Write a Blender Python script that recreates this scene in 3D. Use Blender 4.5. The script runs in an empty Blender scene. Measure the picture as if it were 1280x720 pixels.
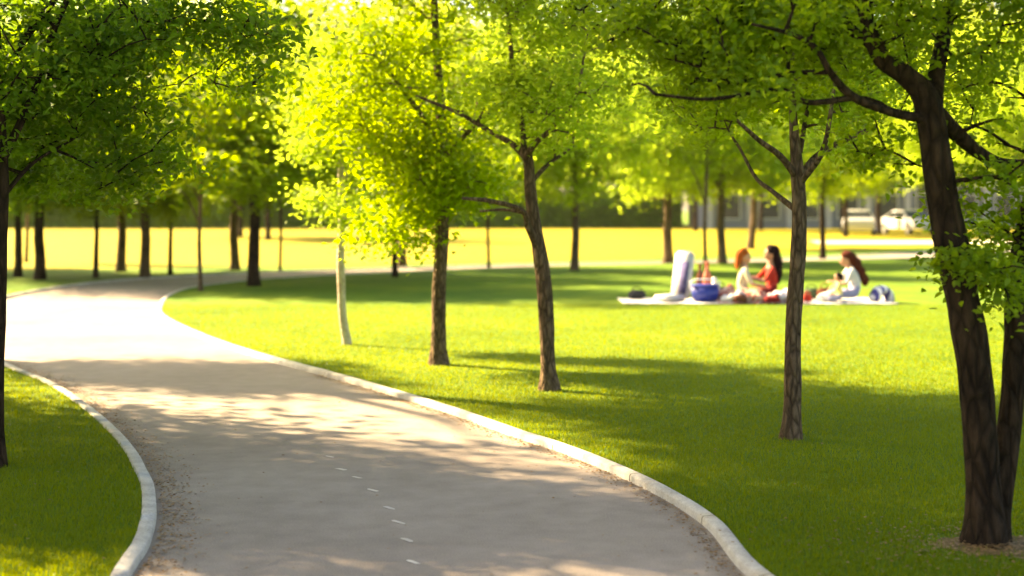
import bpy, bmesh, math, random
import numpy as np
from mathutils import Vector, noise, Matrix

R = math.radians
rng = np.random.default_rng(7)
random.seed(7)
sc = bpy.context.scene
COL = sc.collection
F = 1778.0; HZ = 262.0; CH = 1.5; GZ = 0.035

# ------------------------------------------------------------------ helpers
def PT(px, py, d):
    return np.array([(px-640)/F*d, d, CH-(py-HZ)/F*d])
def G(px, py, z=GZ):
    d = F*(CH-z)/(py-HZ)
    return np.array([(px-640)/F*d, d, z])

def tag(o, label=None, cat=None, group=None, kind=None):
    if label: o['label'] = label
    if cat: o['category'] = cat
    if group: o['group'] = group
    if kind: o['kind'] = kind
    return o
def empty(name, loc, rz=0.0):
    o = bpy.data.objects.new(name, None); COL.objects.link(o)
    o.location = loc; o.rotation_euler = (0, 0, rz); o.empty_display_size = .2
    return o
def mesh_np(name, verts, faces, mats, parent=None, smooth=False, attr=None, mi=None):
    """faces: (M,k) int array or a list of such arrays"""
    if isinstance(faces, np.ndarray): faces = [faces]
    me = bpy.data.meshes.new(name)
    v = np.ascontiguousarray(verts, dtype=np.float32)
    me.vertices.add(len(v)); me.vertices.foreach_set('co', v.ravel())
    tot = np.concatenate([np.full(len(f), f.shape[1], np.int32) for f in faces])
    idx = np.concatenate([f.ravel() for f in faces]).astype(np.int32)
    me.loops.add(len(idx)); me.loops.foreach_set('vertex_index', idx)
    st = np.concatenate([[0], np.cumsum(tot)[:-1]]).astype(np.int32)
    me.polygons.add(len(tot)); me.polygons.foreach_set('loop_start', st)
    try: me.polygons.foreach_set('loop_total', tot)
    except Exception: pass
    if mi is not None: me.polygons.foreach_set('material_index', np.asarray(mi, np.int32))
    me.update(calc_edges=True); me.validate()
    if attr is not None:
        a = me.attributes.new('leafrnd', 'FLOAT', 'POINT'); a.data.foreach_set('value', attr.astype(np.float32))
    if smooth: me.polygons.foreach_set('use_smooth', np.ones(len(me.polygons), bool))
    for m in (mats if isinstance(mats, (list, tuple)) else [mats]): me.materials.append(m)
    o = bpy.data.objects.new(name, me); COL.objects.link(o); o.parent = parent
    return o
def obj_bm(name, bm, mats, parent=None, smooth=False):
    me = bpy.data.meshes.new(name); bm.to_mesh(me); bm.free()
    for m in (mats if isinstance(mats, (list, tuple)) else [mats]): me.materials.append(m)
    if smooth:
        for p in me.polygons: p.use_smooth = True
    o = bpy.data.objects.new(name, me); COL.objects.link(o); o.parent = parent
    return o
def copy_tree(o, parent=None):
    c = o.copy(); COL.objects.link(c)
    if parent is not None: c.parent = parent
    for ch in list(o.children): copy_tree(ch, c)
    return c
def cr(pts, n=8):
    """Catmull-Rom through rows of pts"""
    p = np.asarray(pts, float)
    p = np.vstack([2*p[0]-p[1], p, 2*p[-1]-p[-2]])
    out = []
    for i in range(1, len(p)-2):
        t = np.linspace(0, 1, n, endpoint=False)[:, None]
        a, b, c, d = p[i-1], p[i], p[i+1], p[i+2]
        out.append(.5*((2*b)+(-a+c)*t+(2*a-5*b+4*c-d)*t*t+(-a+3*b-3*c+d)*t**3))
    out.append(p[-2][None])
    return np.vstack(out)

# ------------------------------------------------------------------ materials
def new_mat(name):
    m = bpy.data.materials.new(name); m.use_nodes = True
    nt = m.node_tree; nt.nodes.clear()
    out = nt.nodes.new('ShaderNodeOutputMaterial')
    return m, nt, out
def N(nt, t, **kw):
    n = nt.nodes.new(t)
    for k, v in kw.items():
        if k.startswith('_'): setattr(n, k[1:], v)
        else: n.inputs[k].default_value = v
    return n
def ramp(nt, stops):
    r = nt.nodes.new('ShaderNodeValToRGB')
    e = r.color_ramp.elements
    e[0].position, e[0].color = stops[0][0], (*stops[0][1], 1)
    e[1].position, e[1].color = stops[-1][0], (*stops[-1][1], 1)
    for p, c in stops[1:-1]:
        x = e.new(p); x.color = (*c, 1)
    return r
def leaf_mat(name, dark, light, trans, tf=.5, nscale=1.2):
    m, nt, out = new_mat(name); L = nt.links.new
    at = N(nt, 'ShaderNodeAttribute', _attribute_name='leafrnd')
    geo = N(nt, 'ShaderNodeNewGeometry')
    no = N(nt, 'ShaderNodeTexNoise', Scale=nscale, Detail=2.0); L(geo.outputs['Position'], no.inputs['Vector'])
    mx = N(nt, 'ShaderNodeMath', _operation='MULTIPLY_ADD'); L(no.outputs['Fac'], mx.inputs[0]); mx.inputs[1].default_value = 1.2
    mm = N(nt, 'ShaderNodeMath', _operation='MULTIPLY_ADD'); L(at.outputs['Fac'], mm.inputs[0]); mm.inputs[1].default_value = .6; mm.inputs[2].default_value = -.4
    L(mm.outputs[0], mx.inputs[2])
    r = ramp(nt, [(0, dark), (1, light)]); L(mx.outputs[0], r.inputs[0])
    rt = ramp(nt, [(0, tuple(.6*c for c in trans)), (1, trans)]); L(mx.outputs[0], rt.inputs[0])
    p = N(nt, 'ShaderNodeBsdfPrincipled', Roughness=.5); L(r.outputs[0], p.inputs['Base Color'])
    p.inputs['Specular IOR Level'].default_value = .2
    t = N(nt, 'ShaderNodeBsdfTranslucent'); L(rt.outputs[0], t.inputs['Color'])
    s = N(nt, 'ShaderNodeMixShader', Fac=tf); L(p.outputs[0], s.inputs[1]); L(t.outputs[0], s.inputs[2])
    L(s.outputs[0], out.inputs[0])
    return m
def bark_mat(name, dark, light, vscale=9.0, bump=.6, hstretch=.3, crack=.45):
    m, nt, out = new_mat(name); L = nt.links.new
    tc = N(nt, 'ShaderNodeTexCoord'); mp = N(nt, 'ShaderNodeMapping'); L(tc.outputs['Object'], mp.inputs[0])
    mp.inputs['Scale'].default_value = (1, 1, hstretch)
    a = N(nt, 'ShaderNodeTexNoise', Scale=vscale*3, Detail=5.0, Roughness=.65); L(mp.outputs[0], a.inputs['Vector'])
    v = N(nt, 'ShaderNodeTexVoronoi', Scale=vscale*2.2, _feature='DISTANCE_TO_EDGE'); L(mp.outputs[0], v.inputs['Vector'])
    b = N(nt, 'ShaderNodeTexNoise', Scale=2.2, Detail=3.0); L(tc.outputs['Object'], b.inputs['Vector'])
    ad = N(nt, 'ShaderNodeMath', _operation='ADD'); L(a.outputs['Fac'], ad.inputs[0])
    ml = N(nt, 'ShaderNodeMath', _operation='MULTIPLY'); L(b.outputs['Fac'], ml.inputs[0]); ml.inputs[1].default_value = .6
    L(ml.outputs[0], ad.inputs[1])
    r = ramp(nt, [(.5, dark), (1.05 if False else 1.0, light)]); L(ad.outputs[0], r.inputs[0])
    p = N(nt, 'ShaderNodeBsdfPrincipled', Roughness=.95); p.inputs['Specular IOR Level'].default_value = .12
    cr2 = ramp(nt, [(.0, (crack,)*3), (.22, (1, 1, 1))]); L(v.outputs['Distance'], cr2.inputs[0])
    mc = N(nt, 'ShaderNodeMix', _data_type='RGBA', _blend_type='MULTIPLY'); mc.inputs[0].default_value = 1.0
    L(r.outputs[0], mc.inputs[6]); L(cr2.outputs[0], mc.inputs[7]); L(mc.outputs[2], p.inputs['Base Color'])
    mn = N(nt, 'ShaderNodeMath', _operation='MINIMUM'); L(v.outputs['Distance'], mn.inputs[0]); mn.inputs[1].default_value = .25
    hs = N(nt, 'ShaderNodeMath', _operation='MULTIPLY_ADD'); L(mn.outputs[0], hs.inputs[0]); hs.inputs[1].default_value = 2.5; L(a.outputs['Fac'], hs.inputs[2])
    bp = N(nt, 'ShaderNodeBump', Strength=bump, Distance=.03); L(hs.outputs[0], bp.inputs['Height']); L(bp.outputs[0], p.inputs['Normal'])
    L(p.outputs[0], out.inputs[0])
    return m
def plain(name, col, rough=.8, var=.15, scale=8.0, metallic=0.0, spec=.4, bump=0.0):
    m, nt, out = new_mat(name); L = nt.links.new
    tc = N(nt, 'ShaderNodeTexCoord')
    a = N(nt, 'ShaderNodeTexNoise', Scale=scale, Detail=4.0); L(tc.outputs['Object'], a.inputs['Vector'])
    r = ramp(nt, [(.3, tuple(c*(1-var) for c in col)), (.7, tuple(min(1, c*(1+var)) for c in col))]); L(a.outputs['Fac'], r.inputs[0])
    p = N(nt, 'ShaderNodeBsdfPrincipled', Roughness=rough, Metallic=metallic); L(r.outputs[0], p.inputs['Base Color'])
    p.inputs['Specular IOR Level'].default_value = spec
    if bump:
        bp = N(nt, 'ShaderNodeBump', Strength=bump, Distance=.01); L(a.outputs['Fac'], bp.inputs['Height']); L(bp.outputs[0], p.inputs['Normal'])
    L(p.outputs[0], out.inputs[0])
    return m
def ground_mat(name, stops, s1=.35, s2=3.0, s3=60.0, bump=.5, rough=.95, w=(.5, .3, .2), bd=.02, sheen=0.0):
    m, nt, out = new_mat(name); L = nt.links.new
    geo = N(nt, 'ShaderNodeNewGeometry')
    acc = None; last = None
    for s, k in zip((s1, s2, s3), w):
        a = N(nt, 'ShaderNodeTexNoise', Scale=s, Detail=4.0, Roughness=.6); L(geo.outputs['Position'], a.inputs['Vector'])
        q = N(nt, 'ShaderNodeMath', _operation='MULTIPLY_ADD'); L(a.outputs['Fac'], q.inputs[0]); q.inputs[1].default_value = k
        if acc is None: q.inputs[2].default_value = 0
        else: L(acc.outputs[0], q.inputs[2])
        acc = q; last = a
    r = ramp(nt, stops); L(acc.outputs[0], r.inputs[0])
    p = N(nt, 'ShaderNodeBsdfPrincipled', Roughness=rough); L(r.outputs[0], p.inputs['Base Color'])
    p.inputs['Specular IOR Level'].default_value = .2
    if sheen: p.inputs['Sheen Weight'].default_value = sheen
    bp = N(nt, 'ShaderNodeBump', Strength=bump, Distance=bd); L(last.outputs['Fac'], bp.inputs['Height']); L(bp.outputs[0], p.inputs['Normal'])
    L(p.outputs[0], out.inputs[0])
    return m

M_lawn = ground_mat('lawn', [(.33, (.028, .092, .002)), (.5, (.075, .145, .003)), (.66, (.15, .20, .004))], bd=.03)
M_meadow = ground_mat('dry_meadow', [(.33, (.17, .155, .002)), (.66, (.27, .22, .004))], s3=20.0)
M_soil = ground_mat('soil', [(.35, (.07, .05, .02)), (.65, (.20, .14, .06))], s1=3, s2=12, s3=90)
M_path = ground_mat('asphalt', [(.36, (.165, .137, .120)), (.5, (.25, .212, .186)), (.62, (.34, .29, .255))], s1=.5, s2=6.0, s3=140.0, bump=.35, bd=.006, w=(.35, .2, .45), rough=.85)
M_road = ground_mat('far_road', [(.35, (.40, .37, .34)), (.65, (.5, .47, .43))])
M_kerb = ground_mat('kerb_concrete', [(.36, (.27, .25, .225)), (.5, (.42, .40, .37)), (.62, (.56, .54, .50))], s1=1.3, s2=9.0, s3=90, bump=.4, bd=.004, w=(.3, .35, .35))
M_paint = ground_mat('worn_paint', [(.4, (.46, .41, .36)), (.6, (.65, .59, .53))], s1=5, s2=30, s3=120)
M_litter = leaf_mat('dry_leaf', (.10, .05, .02), (.36, .22, .10), (.3, .18, .06), .2)
M_blade = leaf_mat('grass_blade', (.024, .090, .002), (.098, .182, .004), (.37, .42, .006), .45, .5)
M_barkD = bark_mat('bark_dark', (.007, .0042, .0027), (.058, .036, .022), bump=.9)
M_barkM = bark_mat('bark_brown', (.045, .028, .017), (.24, .16, .10), 12.0, .8)
M_barkP = bark_mat('bark_pale', (.30, .23, .17), (.62, .54, .44), 12.0, .4, .5, .85)
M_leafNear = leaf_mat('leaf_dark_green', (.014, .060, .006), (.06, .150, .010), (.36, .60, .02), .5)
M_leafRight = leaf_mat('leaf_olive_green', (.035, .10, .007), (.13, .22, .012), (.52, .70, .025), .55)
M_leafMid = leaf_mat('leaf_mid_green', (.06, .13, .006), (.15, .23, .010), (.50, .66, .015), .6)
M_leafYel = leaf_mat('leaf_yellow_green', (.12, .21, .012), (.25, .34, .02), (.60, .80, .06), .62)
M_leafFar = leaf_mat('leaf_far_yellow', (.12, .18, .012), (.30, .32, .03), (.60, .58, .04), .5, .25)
M_leafFarG = leaf_mat('leaf_far_green', (.08, .19, .010), (.20, .34, .018), (.55, .80, .04), .6, .25)

# ------------------------------------------------------------------ world, sun, camera
SUN_EL, SUN_BACK = 36.0, 32.0                     # degrees; sun stands left and a little beyond
tx, ty, tz = -math.cos(R(SUN_EL))*math.cos(R(SUN_BACK)), math.cos(R(SUN_EL))*math.sin(R(SUN_BACK)), math.sin(R(SUN_EL))
w = bpy.data.worlds.new('World'); sc.world = w; w.use_nodes = True
nt = w.node_tree; nt.nodes.clear()
sky = nt.nodes.new('ShaderNodeTexSky'); sky.sky_type = 'NISHITA'; sky.sun_disc = False
sky.sun_elevation = R(SUN_EL); sky.sun_rotation = math.atan2(tx, ty); sky.dust_density = 3.0; sky.air_density = 1.0
bg = nt.nodes.new('ShaderNodeBackground'); bg.inputs[1].default_value = .07
wo = nt.nodes.new('ShaderNodeOutputWorld'); nt.links.new(sky.outputs[0], bg.inputs[0]); nt.links.new(bg.outputs[0], wo.inputs[0])
sl = bpy.data.lights.new('sun', 'SUN'); sl.energy = 5.0; sl.angle = R(1.0); sl.color = (1, .82, .55)
so = bpy.data.objects.new('sun', sl); COL.objects.link(so); so.location = (-20, 10, 20)
so.rotation_euler = Vector((tx, ty, tz)).to_track_quat('Z', 'Y').to_euler()
cd = bpy.data.cameras.new('camera'); cam = bpy.data.objects.new('camera', cd); COL.objects.link(cam); sc.camera = cam
cam.location = (0, 0, CH); cam.rotation_euler = (R(90), 0, 0)
cd.sensor_width = 36; cd.lens = 36*F/1280; cd.shift_y = -(360-HZ)/1280; cd.clip_end = 3000; cd.clip_start = .05
cd.dof.use_dof = True; cd.dof.focus_distance = 8.0; cd.dof.aperture_fstop = 1.5
vs = sc.view_settings; vs.view_transform = 'Standard'; vs.look = 'None'; vs.gamma = 1; vs.use_curve_mapping = False
vs.exposure = 2.85
try:
    vs.use_white_balance = True; vs.white_balance_temperature = 8200; vs.white_balance_tint = 10
except Exception as e: print('no wb', e)
cy = sc.cycles
cy.use_denoising = True; cy.max_bounces = 7; cy.diffuse_bounces = 3; cy.transmission_bounces = 4; cy.glossy_bounces = 2
cy.transparent_max_bounces = 4; cy.caustics_reflective = False; cy.caustics_refractive = False
cy.sample_clamp_indirect = 6

M_haze, nt, out = new_mat('haze')
pv = N(nt, 'ShaderNodeVolumePrincipled', Density=.0001, Anisotropy=.3); pv.inputs['Color'].default_value = (1, .97, .80, 1)
nt.links.new(pv.outputs[0], out.inputs['Volume'])
bm = bmesh.new(); r_ = bmesh.ops.create_cube(bm, size=1.0)
for v in bm.verts: v.co = Vector((v.co.x*2000, 620+v.co.y*2000, 14+v.co.z*30.4))
tag(obj_bm('haze', bm, M_haze), kind='stuff')
# ------------------------------------------------------------------ ground, path, kerbs
right_px = [(930, 718), (882, 660), (822, 620), (760, 590), (700, 566), (640, 546), (560, 517), (480, 492), (400, 469), (330, 450), (270, 430), (222, 410), (199, 396), (197, 386), (207, 372), (232, 362), (272, 356), (330, 350), (420, 345), (500, 341.5), (640, 335.5), (830, 331)]
left_px = [(165, 720), (189, 680), (196, 640), (188, 600), (155, 550), (103, 505), (62, 480), (22, 464)]
RE = [(1.28, -30), (1.28, 0), (1.26, 3.2), (1.14, 4.8)] + [tuple(G(x, y, 0)[:2]) for x, y in right_px] + [(9, 41.2), (16, 46), (24, 50), (60, 54), (200, 60)]
LE = [(-1.28, -30), (-1.28, 0), (-1.3, 3.2), (-1.4, 4.8)] + [tuple(G(x, y, 0)[:2]) for x, y in left_px] + [(-5.7, 15.2), (-7.0, 18.0), (-8.0, 21.0), (-8.55, 24.5), (-8.55, 27.6), (-8.0, 30.2), (-6.5, 32.6), (-4.3, 34.9), (0, 38.2), (4.4, 40.6), (8.6, 43.6), (15, 49.5), (23, 54.5), (60, 64), (200, 72)]
RC, LC = cr(RE, 8), cr(LE, 8)
def offset(c, o):
    t = np.gradient(c, axis=0); t /= np.linalg.norm(t, axis=1)[:, None]
    return c + np.stack([t[:, 1], -t[:, 0]], 1)*o       # to the right of travel
def ngon(name, pts, z, mat, kind='structure'):
    v = np.array([(x, y, z) for x, y in pts])
    me = bpy.data.meshes.new(name); me.from_pydata(v.tolist(), [], [list(range(len(v)))]); me.materials.append(mat)
    bm = bmesh.new(); bm.from_mesh(me); bmesh.ops.triangulate(bm, faces=bm.faces[:])
    bmesh.ops.recalc_face_normals(bm, faces=bm.faces[:])
    if bm.faces and sum(f.normal.z for f in bm.faces) < 0: bmesh.ops.reverse_faces(bm, faces=bm.faces[:])
    bm.to_mesh(me); bm.free()
    o = bpy.data.objects.new(name, me); COL.objects.link(o); tag(o, kind=kind); return o
KW = .072
gm = mesh_np('ground', np.array([(-900, -300, -.03), (900, -300, -.03), (900, 1500, -.03), (-900, 1500, -.03)]), np.array([[0, 1, 2, 3]]), M_soil); tag(gm, kind='structure')
ngon('path', [tuple(p) for p in offset(LC, -.03)] + [tuple(p) for p in offset(RC, .03)[::-1]], 0.0, M_path)
RO, LO = offset(RC, KW-.01), offset(LC, -(KW-.01))
ngon('lawn', [tuple(p) for p in RO] + [(900, 60), (900, -300), (1.4, -300)], GZ-.006, M_lawn)
ngon('lawn', [tuple(p) for p in LO] + [(900, 90), (900, 1500), (-900, 1500), (-900, -300), (-1.4, -300)], GZ-.006, M_lawn)
def densify(c, step):
    s = np.concatenate([[0], np.cumsum(np.linalg.norm(np.diff(c, axis=0), axis=1))])
    t = np.arange(0, s[-1], step)
    return np.stack([np.interp(t, s, c[:, 0]), np.interp(t, s, c[:, 1])], 1)
def kerb(name, c, side):
    c = densify(c[(c[:, 1] > -3) & (c[:, 0] < 30)], .11)
    t = np.gradient(c, axis=0); t /= np.linalg.norm(t, axis=1)[:, None]
    nrm = np.stack([t[:, 1], -t[:, 0]], 1)*side
    prof = [(0, -.025), (.003, .030), (.010, .040), (KW-.010, .044), (KW, .037), (KW+.004, -.025)]
    V, Fc = [], []
    n = len(c); seg = 10
    for s0 in range(0, n-1, seg):
        s1 = min(s0+seg, n-1); base = len(V)
        for k in range(s0, s1+1):
            p = c[k].copy()
            if k == s0: p = p + t[k]*.005
            if k == s1: p = p - t[k]*.005
            wz = .0015*math.sin(k*.13)+.0015*noise.noise(Vector((k*.3, 1, 0)))
            wo_ = .005*noise.noise(Vector((k*.21, 5, side)))
            for a, z in prof: V.append((p[0]+nrm[k, 0]*(a+wo_), p[1]+nrm[k, 1]*(a+wo_), z+(wz if z > 0 else 0)))
        m = s1-s0+1; q = len(prof)
        for k in range(m-1):
            for j in range(q-1):
                a = base+k*q+j; f = (a, a+q, a+q+1, a+1)
                Fc.append(f if side < 0 else f[::-1])
        for e in (base, base+(m-1)*q):
            Fc.append((e, e+1, e+4, e+5)); Fc.append((e+1, e+2, e+3, e+4))
    o = mesh_np(name, np.array(V), np.array(Fc), M_kerb); tag(o, kind='structure'); return o
kerb('kerb', RC, 1); kerb('kerb', LC, -1)
# far road and the dry meadow beyond the path
ngon('meadow', [(-140, 41), (-12, 34.5), (-7, 36.5), (-3.6, 38.3), (1, 41.5), (6, 45.5), (12, 52), (20, 59), (30, 66), (150, 76), (150, 135), (-140, 135)], GZ-.001, M_meadow)
ngon('road', [(13.2, 61), (60, 57), (160, 60), (160, 74), (60, 69), (14, 67)], GZ+.004, M_road)
# worn dashes on the path
V, Fc = [], []
marks = [(412, 571), (427, 587), (446, 597), (466, 613), (486, 635), (498, 653), (508, 675), (517, 703)]
for i, (x, y) in enumerate(marks):
    p = G(x, y, 0); q = G(*marks[min(i+1, 7)], 0) if i < 7 else p+(p-G(*marks[6], 0))
    dv = (q-p)[:2]; dv /= np.linalg.norm(dv); dv = np.array([dv[0]*.6+.35, dv[1]*.6]); dv /= np.linalg.norm(dv)
    nv = np.array([-dv[1], dv[0]]); base = len(V)
    ln = .040+random.random()*.012; wd = .012+random.random()*.004
    k = 10
    for j in range(k):
        a = 2*math.pi*j/k; r = 1+random.uniform(-.2, .2)
        e = p[:2]+dv*math.copysign(abs(math.cos(a))**.5, math.cos(a))*ln*r+nv*math.copysign(abs(math.sin(a))**.6, math.sin(a))*wd*r
        V.append((e[0], e[1], .002))
    Fc.append(list(range(base, base+k)))
me = bpy.data.meshes.new('path_marking'); me.from_pydata(V, [], Fc); me.materials.append(M_paint)
o = bpy.data.objects.new('path_marking', me); COL.objects.link(o); tag(o, kind='structure')

# ------------------------------------------------------------------ trees
def tubes(paths, sides):
    """list of (pts (n,3), radii (n,)) -> verts, quads"""
    V, Fc = [], []; base = 0
    for (p, r) in paths:
        n = len(p); sd = sides(r[0]) if callable(sides) else sides
        t = np.gradient(p, axis=0); t /= (np.linalg.norm(t, axis=1)[:, None]+1e-9)
        u = np.cross(t[0], (0, 1, .1)); u /= np.linalg.norm(u)+1e-9
        ang = np.linspace(0, 2*math.pi, sd, endpoint=False)
        for i in range(n):
            u = u-t[i]*np.dot(u, t[i]); u /= np.linalg.norm(u)+1e-9
            b = np.cross(t[i], u)
            V.append(p[i]+r[i]*(np.cos(ang)[:, None]*u+np.sin(ang)[:, None]*b))
        a = base+(np.arange(n-1)*sd)[:, None]+np.arange(sd)[None]
        a2 = base+(np.arange(n-1)*sd)[:, None]+((np.arange(sd)+1) % sd)[None]
        Fc.append(np.stack([a, a2, a2+sd, a+sd], -1).reshape(-1, 4))
        base += n*sd
    return np.vstack(V), np.vstack(Fc)
def leaves(centres, size, near, rg, droop=.35, aspect=.62):
    n = len(centres)
    az = rg.uniform(0, 2*math.pi, n); el = rg.normal(-droop, .45, n)
    a = np.stack([np.cos(az)*np.cos(el), np.sin(az)*np.cos(el), np.sin(el)], 1)
    up = np.stack([rg.normal(0, .55, n), rg.normal(0, .55, n), np.ones(n)], 1)
    b = np.cross(up, a); b /= np.linalg.norm(b, axis=1)[:, None]
    nn = np.cross(a, b)
    s = size*rg.uniform(.45, 1.35, n)[:, None]; wv = s*aspect*.5
    fold = wv*rg.uniform(.0, .6, n)[:, None]
    c = centres-a*s*.5
    if near:
        vs_ = [c, c+a*s*.28-b*wv*.92+nn*fold, c+a*s*.62-b*wv*.85+nn*fold*.9, c+a*s+nn*-.12*s, c+a*s*.62+b*wv*.85+nn*fold*.9, c+a*s*.28+b*wv*.92+nn*fold]
        V = np.stack(vs_, 1).reshape(-1, 3); i0 = (np.arange(n)*6)[:, None]
        Fq = np.vstack([i0+np.array([[0, 3, 2, 1]]), i0+np.array([[0, 5, 4, 3]])]); k = 6
    else:
        vs_ = [c, c+a*s*.45-b*wv+nn*fold, c+a*s, c+a*s*.45+b*wv+nn*fold]
        V = np.stack(vs_, 1).reshape(-1, 3); i0 = (np.arange(n)*4)[:, None]
        Fq = np.vstack([i0+np.array([[0, 2, 1]]), i0+np.array([[0, 3, 2]])]); k = 4
    return V, Fq, np.repeat(rg.uniform(0, 1, n), k)
def grow(base, stems, ells, nclump, per, lsize, sig, near, mats, seed, name='tree', gap=-.12, gs=.9, sides=10, twig=1.0, minz=None, shell=2.4):
    """stems: list of [(x,y,z,r), ...]; ells: [(centre, (rx,ry,rz), weight)], all in world coords."""
    rg = np.random.default_rng(seed); base = np.asarray(base, float)
    root = empty(name, tuple(base))
    paths = []; NP, NR = [], []
    for k, s in enumerate(stems):
        q = cr(np.array(s, float), 7); p, r = q[:, :3].copy(), q[:, 3].copy()
        for i in range(len(p)):
            nz = noise.noise_vector(Vector(p[i]*1.7)+Vector((seed, k, 0)))
            p[i] += np.array(nz)*r[i]*.35*(0 if i == 0 else 1)
            r[i] *= 1+.10*noise.noise(Vector(p[i]*6))
        if k == 0 or s[0][2] <= base[2]+.05:     # root flare
            r = r*(1+(.3 if near else .5 if nclump in (275, 260, 255) and sides == 10 else .3)*np.exp(-np.maximum(p[:, 2]-base[2], 0)/(.9*r[0])))
            p[0, 2] = base[2]-.06
        paths.append((p, np.maximum(r, .004)))
        st = 0 if k else 6
        NP.append(p[2:]); NR.append(r[2:])
    NP, NR = np.vstack(NP), np.concatenate(NR)
    ws = np.array([e[2] for e in ells], float); ws /= ws.sum()
    C = []; tries = 0
    while len(C) < nclump and tries < nclump*12:
        tries += 1
        e = ells[rg.choice(len(ells), p=ws)]
        v = rg.normal(size=3); v /= np.linalg.norm(v); v *= rg.uniform()**(1/shell)
        c = np.array(e[0])+v*np.array(e[1])
        if minz and c[2] < minz: continue
        if noise.noise(Vector(c*gs)+Vector((seed*3.1, 0, 0))) < gap: continue
        C.append(c)
    C = np.array(C)
    # connect each clump to the growing skeleton
    dmin = np.array([np.min(np.linalg.norm(NP-c, axis=1)) for c in C])
    cap = 4.0
    for i in np.argsort(dmin):
        c = C[i]; d = np.linalg.norm(NP-c, axis=1)+np.maximum(NP[:, 2]-c[2], 0)*.8
        ok = NR > .0035
        j = np.argmin(np.where(ok, d, 1e9)); a = NP[j]; L_ = np.linalg.norm(c-a)
        if L_ < .05: continue
        m = (a+c)/2+np.array([0, 0, .10*L_])+rg.normal(0, .07*L_, 3)
        t = np.linspace(0, 1, max(4, min(9, int(L_/.12))))[:, None]
        p = (1-t)**2*a+2*t*(1-t)*m+t*t*c
        r0 = min(NR[j]*.75, (.006+.014*L_)*twig); r = r0*(1-t[:, 0])**.8+.0028*twig
        paths.append((p, r)); NP = np.vstack([NP, p[1:]]); NR = np.concatenate([NR, r[1:]])
    V, Q = tubes(paths, lambda r: sides if r > .03 else (6 if r > .012 else 4))
    mesh_np('trunk', V-base, Q, mats[0], root, smooth=True)
    n = nclump*per
    ci = rg.integers(0, len(C), n)
    cs = rg.uniform(.6, 1.3, len(C))
    pos = C[ci]+rg.normal(size=(n, 3))*np.array(sig)*cs[ci][:, None]
    LV, LF, at = leaves(pos, lsize, near, rg)
    mesh_np('crown', LV-base, LF, mats[1], root, attr=at)
    return root
def stem(d, pts, dd=None):
    """pts: (px,py,width_px[,depth offset])"""
    o = []
    for p in pts:
        dd_ = d+(p[3] if len(p) > 3 else 0)
        v = PT(p[0], p[1], dd_); o.append((v[0], v[1], v[2], p[2]/2/F*dd_))
    return o
def ell(px, py, d, rx, ry, rd, wt):
    return (PT(px, py, d), (rx/F*d, rd, ry/F*d), wt)

# 1 big foreground tree at the left edge
b = G(-6, 582); d = b[1]
t1 = grow(b, [stem(d, [(-6, 582, 26), (-4, 430, 23), (0, 250, 22), (-6, 100, 20), (-12, -60, 17), (-10, -300, 12)]),
              stem(d, [(-2, 210, 13), (40, 120, 9, .1), (75, 20, 8, .2), (130, -90, 6, .3)]),
              stem(d, [(-6, 100, 12), (60, 10, 9, .4), (120, -60, 7, .8), (260, -120, 5, 1.0)]),
              stem(d, [(-6, 160, 12), (60, 60, 9, .6), (110, 30, 7, 1.2), (150, 95, 5, 1.4)]),
              stem(d, [(0, 250, 8), (40, 205, 5, .3), (90, 175, 3, .5)]),
              stem(d, [(-10, 0, 12), (-120, -80, 9, -.3), (-260, -140, 6, -.6)])],
          [ell(70, 120, d+.4, 170, 120, .9, 2.6), ell(215, 65, d+.6, 165, 90, .9, 2.9), ell(120, 215, d+.9, 150, 42, .6, 1.0), ell(30, -120, d, 330, 180, 2.2, 5),
           ell(-200, 60, d, 260, 200, 2.0, 4), ell(120, -330, d, 260, 170, 1.8, 3)],
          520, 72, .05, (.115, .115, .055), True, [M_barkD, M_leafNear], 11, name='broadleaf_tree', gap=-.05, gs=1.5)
tag(t1, 'big dark green tree cut off by the left picture edge, boughs over the path', 'tree')

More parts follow.
